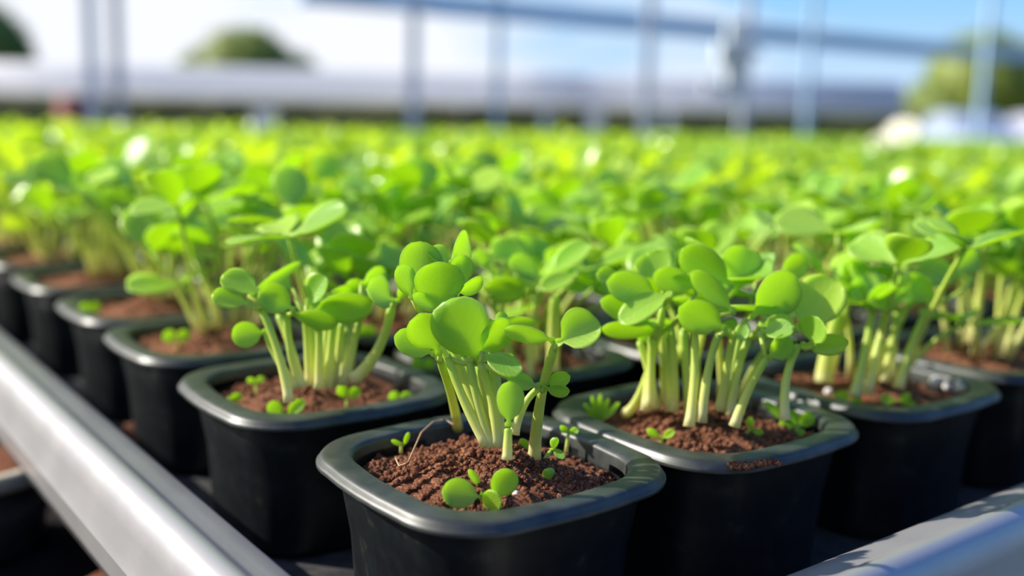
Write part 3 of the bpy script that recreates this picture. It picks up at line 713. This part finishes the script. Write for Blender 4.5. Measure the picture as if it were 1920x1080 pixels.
# ---------------------------------------------------------------- lower left: neighbouring lower shelf and round pot
slab('lower_shelf', .2, 14, -7, 8, -1.15, -1.08, simple('shelf_dark', (.008, .007, .009, 1), .9, 0, 40, (.02, .018, .02, 1), .3, spec=.1), bench)
bpy.data.objects['lower_shelf']['label'] = 'dark lower shelf seen below the silver rail'
pc = at_z(-75, 845, -.60)
rp = empty('round_pot', W(pc.x, pc.y, -1.078), 'round dark pot with a pale cream rim on the lower shelf', 'pot')
def lathe(prof, n=48):
    v = []; f = []
    for (r, z) in prof:
        for k in range(n): t = 2*pi*k/n; v.append(Vector((cos(t)*r, sin(t)*r, z))*S)
    for i in range(len(prof)-1):
        for k in range(n): f.append((i*n+k, i*n+(k+1) % n, (i+1)*n+(k+1) % n, (i+1)*n+k))
    return v, f
M_cream = simple('cream_rim', (.55, .52, .44, 1), .5, 0, 60, (.42, .36, .25, 1))
v, f = lathe([(.0, 0), (.30, 0), (.34, .05), (.40, .40), (.385, .40), (.33, .08), (0, .06)]); obj('pot_wall', v, f, M_tray, rp)
v, f = lathe([(.385, .39), (.45, .385), (.462, .40), (.462, .445), (.45, .462), (.40, .462), (.385, .445), (.385, .39)]); q = obj('rim', v, f, M_cream, rp); q['label'] = 'pale cream rim'
v, f = lathe([(.0, .40), (.20, .395), (.384, .38)]); obj('soil', v, f, M_soil, rp)
# dry clods
def clod(p, r, label, grp=None):
    v, f, a = tube([Vector((0, 0, z*r)) for z in (-.7, -.5, -.2, .2, .5, .7)], [r*.3, r*.8, r*1.1, r, r*.7, r*.2], 14)
    v = [x*(1+.5*noise.noise(x*9/r*.3+p*3)) for x in v]
    tag(obj('soil_clod', [x*S for x in v], f, M_soil, None, True, None, W(*p)), label, 'soil clod', grp)
clod(at_z(222, 1094, -1.02), .13, 'brown soil clod on the dark lower shelf below the silver rail')
clod(at_z(250, 812, ZL+.05), .06, 'brown soil clod on the liner between the rail and the third silver-rail pot')
clod(at_z(268, 826, ZL+.05), .05, 'small brown soil clod nearest the second silver-rail pot on the liner')

# ---------------------------------------------------------------- white flower standing above the seedlings
M_petal = simple('white_petal', (.92, .90, .78, 1), .5, 0, 200, (.85, .80, .60, 1)); M_disc = simple('yellow_centre', (.75, .62, .15, 1), .6)
def flower(px, py, D, r, label):
    p = at_depth(px, py, D); w = W(*p); hb = ZR-.04*S
    root = empty('white_flower', Vector((w.x, w.y, hb)), label, 'flower', 'white flowers above the seedlings')
    h = w.z-hb; v, f, a = tube([Vector((0, 0, 0)), Vector((.002, 0, h*.5)), Vector((0, 0, h))], .0012, 6); obj('stem', v, f, M_stem, root, True, a)
    mb = MB()
    for k in range(12):
        t = 2*pi*k/12; d = (Vector((.81, -.58, 0))*cos(t)+Vector((.41, .57, .71))*sin(t)).normalized(); n_ = Vector((-.41, -.57, .71)); n_ = (n_-d*n_.dot(d)).normalized()
        vv, ff, _ = leaf_geo(Vector((0, 0, h)), d, n_, r, r*.55, .2, .1, .05, r*.03, 6, 4); mb.add(vv, ff)
    mb.build('petals', M_petal, root)
    v, f = lathe([(0, .3), (.7, .25), (1, 0), (.7, -.3), (0, -.35)], 12); v = [Vector((x.x, x.z, x.y))/S*r*.26+Vector((0, -r*.1, h)) for x in v]; obj('flower_centre', v, f, M_disc, root)
flower(1692, 247, 21, .030, 'larger pale white flower standing above the seedlings in front of the right-hand tree')
flower(1652, 268, 20, .020, 'smaller pale cream flower just beside and below the larger white one')

# ---------------------------------------------------------------- background
def ground():
    m = simple('rough_grass_ground', (.035, .05, .012, 1), .9, 0, .6, (.11, .10, .04, 1))
    o = obj('ground', [(-150, -120, 0), (150, -120, 0), (150, 250, 0), (-150, 250, 0)], [(0, 1, 2, 3)], m, None, False)
    tag(o, 'dark rough grass ground around the bench', 'ground', None, 'structure')
ground()
def film():
    m, nt, bs, out = newmat('white_translucent_film'); c = (.93, .93, .96, 1)
    bs.inputs['Base Color'].default_value = c; bs.inputs['Roughness'].default_value = .5
    t = N(nt, 'ShaderNodeBsdfTranslucent'); t.inputs[0].default_value = c
    mm = N(nt, 'ShaderNodeMixShader'); mm.inputs[0].default_value = .65
    nt.links.new(bs.outputs[0], mm.inputs[1]); nt.links.new(t.outputs[0], mm.inputs[2]); nt.links.new(mm.outputs[0], out.inputs[0]); return m
M_white = film()
M_post = simple('grey_metal_post', (.74, .80, .90, 1), .5, 0, 4, (.70, .77, .86, 1))
M_postd = simple('dark_grey_post', (.55, .57, .64, 1), .5, 0, 4, (.50, .52, .6, 1))
M_blue = simple('pale_blue_pipe', (.45, .68, .90, 1), .45, 0, 5, (.48, .7, .9, 1))
fr = empty('greenhouse_frame', (0, 0, 0), 'open white and grey metal greenhouse frame standing behind the bench', 'greenhouse frame')
DB = 9.0
def bar(p, q, w, name, mat, parent, depth=None):
    d = (q-p).normalized(); up = Vector((0, 1, 0)); s_ = d.cross(up).normalized(); u_ = s_.cross(d); dd = (depth or w)/2
    v = [x+s_*a*w/2+u_*b*dd for x in (p, q) for a, b in ((-1, -1), (1, -1), (1, 1), (-1, 1))]
    return obj(name, v, [(0, 1, 5, 4), (1, 2, 6, 5), (2, 3, 7, 6), (3, 0, 4, 7), (3, 2, 1, 0), (4, 5, 6, 7)], mat, parent, False)
a_ = far(-300, 138, DB); b_ = far(1685, 186, DB)
v, f, a = tube([a_.lerp(b_, t) for t in (0, .25, .5, .75, 1)], .135, 20); obj('beam', v, f, M_white, fr)
DP = 8.6
def post(px, y0, y1, wpx, mat, D=DP, name='post', parent=fr):
    p = far(px, y1, D); q = far(px, y0, D); x = (p.x+q.x)/2
    z0 = 0 if y1 > 300 else p.z
    return bar(Vector((x, D, z0)), Vector((x, D, q.z)), wpx*D/F, name, mat, parent, .05)
post(187, -60, 999, 18, M_post); post(234, -60, 999, 16, M_postd); post(772, -60, 999, 18, M_post)
post(925, -60, 999, 12, M_blue); post(1197, -60, 999, 18, M_post); post(1375, -60, 999, 15, M_post); post(1492, -60, 999, 11, M_blue); post(1810, -60, 999, 10, M_blue)
for px, w in ((502, 44), (1010, 14), (1100, 26), (1235, 14)): post(px, 205, 999, w, M_white if w > 20 else M_post, 8.95, 'support_post')
bar(far(560, -16, 8.3), far(1730, 92, 12.5), .17, 'roof_pipe', M_blue, fr, .1)
bar(far(1730, 92, 12.5), far(2300, 120, 12.7), .17, 'roof_pipe', M_blue, fr, .1)
# equipment on the post
eq = empty('post_equipment', far(1370, 190, 8.3), 'pale grey fan unit fixed on the frame post near the middle right', 'fan unit')
def lbox(x0, x1, z0, z1, nm, mat, y0=-.1, y1=.1): v, f = box(x0, x1, y0, y1, z0, z1); return obj(nm, v, f, mat, eq, False)
M_eq = simple('pale_teal_metal', (.65, .74, .76, 1), .5, 0, 8, (.75, .8, .84, 1))
lbox(-.13, .13, .30, .46, 'housing', M_eq); lbox(-.06, .06, .0, .62, 'mount', M_eq, -.06, .06); lbox(-.22, -.02, .06, .14, 'bracket', M_eq, -.05, .05); lbox(.02, .2, .36, .42, 'bracket', M_eq, -.05, .05)

M_fol = leaf_mat('tree_foliage', [(0, (.13, .20, .02, 1)), (.5, (.22, .30, .025, 1)), (1, (.30, .36, .035, 1))], 1, (.16, .22, .02, 1), per='isl', tr_fac=.3, rough=.6)
M_bark = simple('tree_bark', (.10, .07, .05, 1), .9, 0, 6, (.05, .04, .03, 1), .5, .02)
def tree(c, rx, rz, top, label, seed, lobes, group='trees behind the frame'):
    """c ground point; lobes: (dx, dz, rx, rz) of crown parts relative to c"""
    g = random.Random(seed); root = empty('tree', c, label, 'tree', group)
    v, f, a = tube([Vector((0, 0, 0)), Vector((.05, 0, top*.3)), Vector((0, .05, top*.62))], [.22, .17, .1], 10); obj('trunk', v, f, M_bark, root)
    mb = MB()
    for (dx, dz, ax, az_) in lobes:
        # lumpy core
        nlat, nlon = 14, 24; vv = []; ff = []
        for i in range(nlat+1):
            t = pi*i/nlat
            for k in range(nlon):
                p = 2*pi*k/nlon; d = Vector((sin(t)*cos(p), sin(t)*sin(p), cos(t)))
                s_ = 1+.10*noise.noise(d*2.5+Vector((seed, dx, 0)))
                vv.append(Vector((dx+d.x*ax*s_*.93, d.y*ax*s_*.93, dz+d.z*az_*s_*.93)))
        for i in range(nlat):
            for k in range(nlon): ff.append((i*nlon+k, (i+1)*nlon+k, (i+1)*nlon+(k+1) % nlon, i*nlon+(k+1) % nlon))
        mb.add(vv, ff)
        for _ in range(1500):
            d = Vector((g.gauss(0, 1), g.gauss(0, 1), g.gauss(0, 1))).normalized(); s_ = (1+.10*noise.noise(d*2.5+Vector((seed, dx, 0))))*g.uniform(.92, 1.03)
            p = Vector((dx+d.x*ax*s_, d.y*ax*s_, dz+d.z*az_*s_)); e1 = Vector((g.gauss(0, 1), g.gauss(0, 1), g.gauss(0, 1))).normalized(); e2 = e1.cross(d).normalized(); q = g.uniform(.05, .12)
            mb.add([p-e1*q, p+e2*q*.5, p+e1*q, p-e2*q*.5], [(0, 1, 2, 3)])
    mb.build('crown', M_fol, root, False)
def gp(px, D): p = far(px, 300, D); return Vector((p.x, D, 0))
def hz(py, px, D): return far(px, py, D).z
D = 30
k = D/F
tree(gp(462, D), 0, 0, hz(62, 462, D), 'round olive-green tree behind the white beam, between the frame posts', 1,
     [(0, hz(150, 462, D), 100*k, 98*k), (-65*k, hz(180, 400, D), 85*k, 86*k), (70*k, hz(185, 520, D), 85*k, 88*k)])
tree(gp(-40, D), 0, 0, hz(15, -40, D), 'pale green tree cut off by the picture edge, behind the white beam', 2,
     [(0, hz(105, -40, D), 105*k, 105*k), (45*k, hz(130, 10, D), 70*k, 90*k)])
D = 38; k = D/F
tree(gp(1850, D), 0, 0, hz(80, 1850, D), 'large green tree beside the end of the white beam, above the parked cars', 3,
     [(-25*k, hz(175, 1820, D), 110*k, 118*k), (-85*k, hz(235, 1780, D), 90*k, 100*k), (100*k, hz(195, 1940, D), 140*k, 125*k)])
# hedges
M_hedge = simple('hedge_green', (.05, .07, .02, 1), .9, 0, .35, (.14, .14, .05, 1), .5, .05)
def hedge(x0, x1, y, h, label, seed):
    g = random.Random(seed); mb = MB(); nx = max(8, int((x1-x0)/.5)); vv = []; prof = [(-.6, 0), (-.7, .4), (-.62, .8), (-.35, 1), (.35, 1), (.62, .8), (.7, .4), (.6, 0)]
    for i in range(nx+1):
        x = x0+(x1-x0)*i/nx
        for (py, pz) in prof: vv.append(Vector((x, y+py+g.uniform(-.06, .06), pz*h*(1+.08*noise.noise(Vector((x*.8, py, seed)))))))
    n = len(prof); ff = [(i*n+k, (i+1)*n+k, (i+1)*n+k+1, i*n+k+1) for i in range(nx) for k in range(n-1)]
    ff.append(tuple(range(n))); ff.append(tuple(nx*n+k for k in range(n))[::-1]); mb.add(vv, ff)
    for _ in range(nx*40):
        x = g.uniform(x0, x1); t = g.random(); p = Vector((x, y-.7+.3*(1-t), h*(.1+.92*t))) if g.random() < .6 else Vector((x, y+g.uniform(-.4, .4), h*1.0))
        e1 = Vector((g.gauss(0, 1), g.gauss(0, 1), g.gauss(0, 1))).normalized(); e2 = e1.orthogonal().normalized(); q = g.uniform(.04, .09)
        mb.add([p-e1*q, p+e2*q*.5, p+e1*q, p-e2*q*.5], [(0, 1, 2, 3)])
    o = mb.build('hedge', M_hedge, None, False); tag(o, label, 'hedge'); return o
hedge(-9, -1.0, 18, 1.26, 'dark green hedge below the white beam on the side of the paired posts', 1)
hedge(-.9, 6.6, 17.5, 1.28, 'dark brownish-green hedge below the white beam towards the large tree', 2)
# red drum behind
M_red = simple('faded_red', (.30, .07, .06, 1), .6, 0, 6, (.22, .06, .05, 1))
p = gp(152, 14); dr = empty('red_barrel', p, 'faded red barrel standing in front of the hedge behind the bench', 'barrel')
v, f = lathe([(0, 0), (.27, 0), (.28, .03), (.28, .3), (.29, .33), (.28, .36), (.28, .66), (.29, .69), (.28, .72), (.28, 1.06), (.27, 1.08), (0, 1.08)], 24)
obj('barrel_body', [x/S for x in v], f, M_red, dr)
# parked cars
def car(px, D, col, label, glassc, rot=0, w=1.75, h=1.42):
    c = gp(px, D); root = empty('car', c, label, 'car', None, rot)
    m = simple('car_paint', col, .3, .2)
    prof = [(-.5, .25), (-.5, .62), (-.485, .78), (-.47, .86)]
    # body: cross sections along the length (y), rounded box
    def section(y, hw, z0, z1, n=6):
        r = min(.18, (z1-z0)*.4); pts = []
        for (sx, sz, t0) in ((1, -1, -pi/2), (1, 1, 0), (-1, 1, pi/2), (-1, -1, pi)):
            for k in range(n): t = t0+k/(n-1)*pi/2; pts.append(Vector((sx*(hw-r)+cos(t)*r, y, (z1-r if sz > 0 else z0+r)+sin(t)*r)))
        return pts
    def loft(secs):
        n = len(secs[0]); v = [p for s_ in secs for p in s_]; f = [(i*n+k, i*n+(k+1) % n, (i+1)*n+(k+1) % n, (i+1)*n+k) for i in range(len(secs)-1) for k in range(n)]
        f.append(tuple(range(n))[::-1]); f.append(tuple((len(secs)-1)*n+k for k in range(n))); return v, f
    v, f = loft([section(-2.05, w*.42, .35, .68), section(-1.95, w*.48, .28, .78), section(-.9, w*.5, .25, .92), section(1.2, w*.5, .25, .95), section(2.0, w*.47, .3, .90), section(2.1, w*.42, .4, .75)])
    obj('body', v, f, m, root)
    v, f = loft([section(-.95, w*.45, .85, .95, 6), section(-.35, w*.40, .85, h-.06, 6), section(.2, w*.38, .85, h, 6), section(1.1, w*.38, .85, h-.04, 6), section(1.75, w*.43, .85, .98, 6)])
    obj('cabin', v, f, simple('car_window', glassc, .15), root)
    v, f = loft([section(-.32, w*.37, h-.10, h-.04, 5), section(.2, w*.375, h-.08, h+.012, 5), section(1.12, w*.37, h-.1, h-.02, 5)]); obj('roof', v, f, m, root)
    for sx in (-1, 1):
        for y in (-1.3, 1.3):
            pts = [Vector((sx*(w/2-.2), y, .31)), Vector((sx*(w/2-.01), y, .31))]
            n = 20; vv = [Vector((x, y+cos(2*pi*k/n)*.31, .31+sin(2*pi*k/n)*.31)) for x in (pts[0].x, pts[1].x) for k in range(n)]
            ff = [(k, (k+1) % n, n+(k+1) % n, n+k) for k in range(n)]+[tuple(range(n)), tuple(range(n, 2*n))]
            obj('wheel', vv, ff, M_tray, root, False)
car(1812, 27, (.42, .50, .66, 1), 'pale blue-grey parked car under the large tree', (.30, .36, .46, 1))
car(1965, 27.5, (.62, .58, .64, 1), 'pinkish-silver parked car at the picture edge beyond the bench', (.35, .38, .48, 1))

# ---------------------------------------------------------------- sky and sun
w = bpy.data.worlds.new('sky'); bpy.context.scene.world = w; w.use_nodes = True; nt = w.node_tree
bg = nt.nodes['Background']; tc = N(nt, 'ShaderNodeTexCoord'); sep = N(nt, 'ShaderNodeSeparateXYZ'); nt.links.new(tc.outputs['Generated'], sep.inputs[0])
blue = ramp(nt, sep.outputs['Z'], [(0, srgb(212, 226, 248)), (.06, srgb(185, 218, 250)), (.13, srgb(140, 202, 250)), (.5, srgb(62, 128, 222)), (1, srgb(40, 95, 190))])
def math_(op, a, b):
    n = N(nt, 'ShaderNodeMath', operation=op)
    for i, x in enumerate((a, b)):
        if isinstance(x, (int, float)): n.inputs[i].default_value = x
        else: nt.links.new(x, n.inputs[i])
    return n.outputs[0]
mp = N(nt, 'ShaderNodeMapping'); mp.inputs['Scale'].default_value = (1, 1, 2.6); mp.inputs['Location'].default_value = (.3, .1, 0); nt.links.new(tc.outputs['Generated'], mp.inputs[0])
nz = N(nt, 'ShaderNodeTexNoise'); nz.inputs['Scale'].default_value = 5; nz.inputs['Detail'].default_value = 4; nt.links.new(mp.outputs[0], nz.inputs['Vector'])
# more cloud toward the sun side (x negative), thinner on the other
cl = math_('SUBTRACT', math_('ADD', nz.outputs['Fac'], math_('MULTIPLY', sep.outputs['X'], -.85)), math_('MULTIPLY', sep.outputs['Z'], .55))
clr = ramp(nt, cl, [(.20, (0, 0, 0, 1)), (.54, (1, 1, 1, 1))])
mx = N(nt, 'ShaderNodeMix', data_type='RGBA'); nt.links.new(clr, mx.inputs[0]); nt.links.new(blue, mx.inputs[6]); mx.inputs[7].default_value = (.90, .93, 1.0, 1)
def sstep(x, a, b):
    n = N(nt, 'ShaderNodeMapRange', interpolation_type='SMOOTHSTEP'); nt.links.new(x, n.inputs[0]); n.inputs[1].default_value = a; n.inputs[2].default_value = b; return n.outputs[0]
dk = math_('MULTIPLY', sstep(math_('MULTIPLY', sep.outputs['Y'], -1.), -.05, .35), math_('SUBTRACT', 1., sstep(sep.outputs['Z'], .12, .30)))  # unseen dark treeline added low behind the camera, darkens reflections in the pot walls
mt2 = N(nt, 'ShaderNodeMix', data_type='RGBA'); nt.links.new(dk, mt2.inputs[0]); nt.links.new(mx.outputs[2], mt2.inputs[6]); mt2.inputs[7].default_value = (.03, .04, .025, 1)
nt.links.new(mt2.outputs[2], bg.inputs[0]); bg.inputs[1].default_value = 1.0
sun = bpy.data.lights.new('sun', 'SUN'); so = bpy.data.objects.new('sun', sun); C.objects.link(so)
sd = SUND; so.rotation_euler = sd.to_track_quat('Z', 'Y').to_euler()
sun.energy = 7.2; sun.angle = R(.6); sun.color = (1, .94, .84)
vs = bpy.context.scene.view_settings; vs.view_transform = 'Standard'; vs.look = 'None'; vs.gamma = 1; vs.exposure = .12; vs.use_curve_mapping = False
cy = bpy.context.scene.cycles; cy.max_bounces = 10; cy.transmission_bounces = 8; cy.use_denoising = True
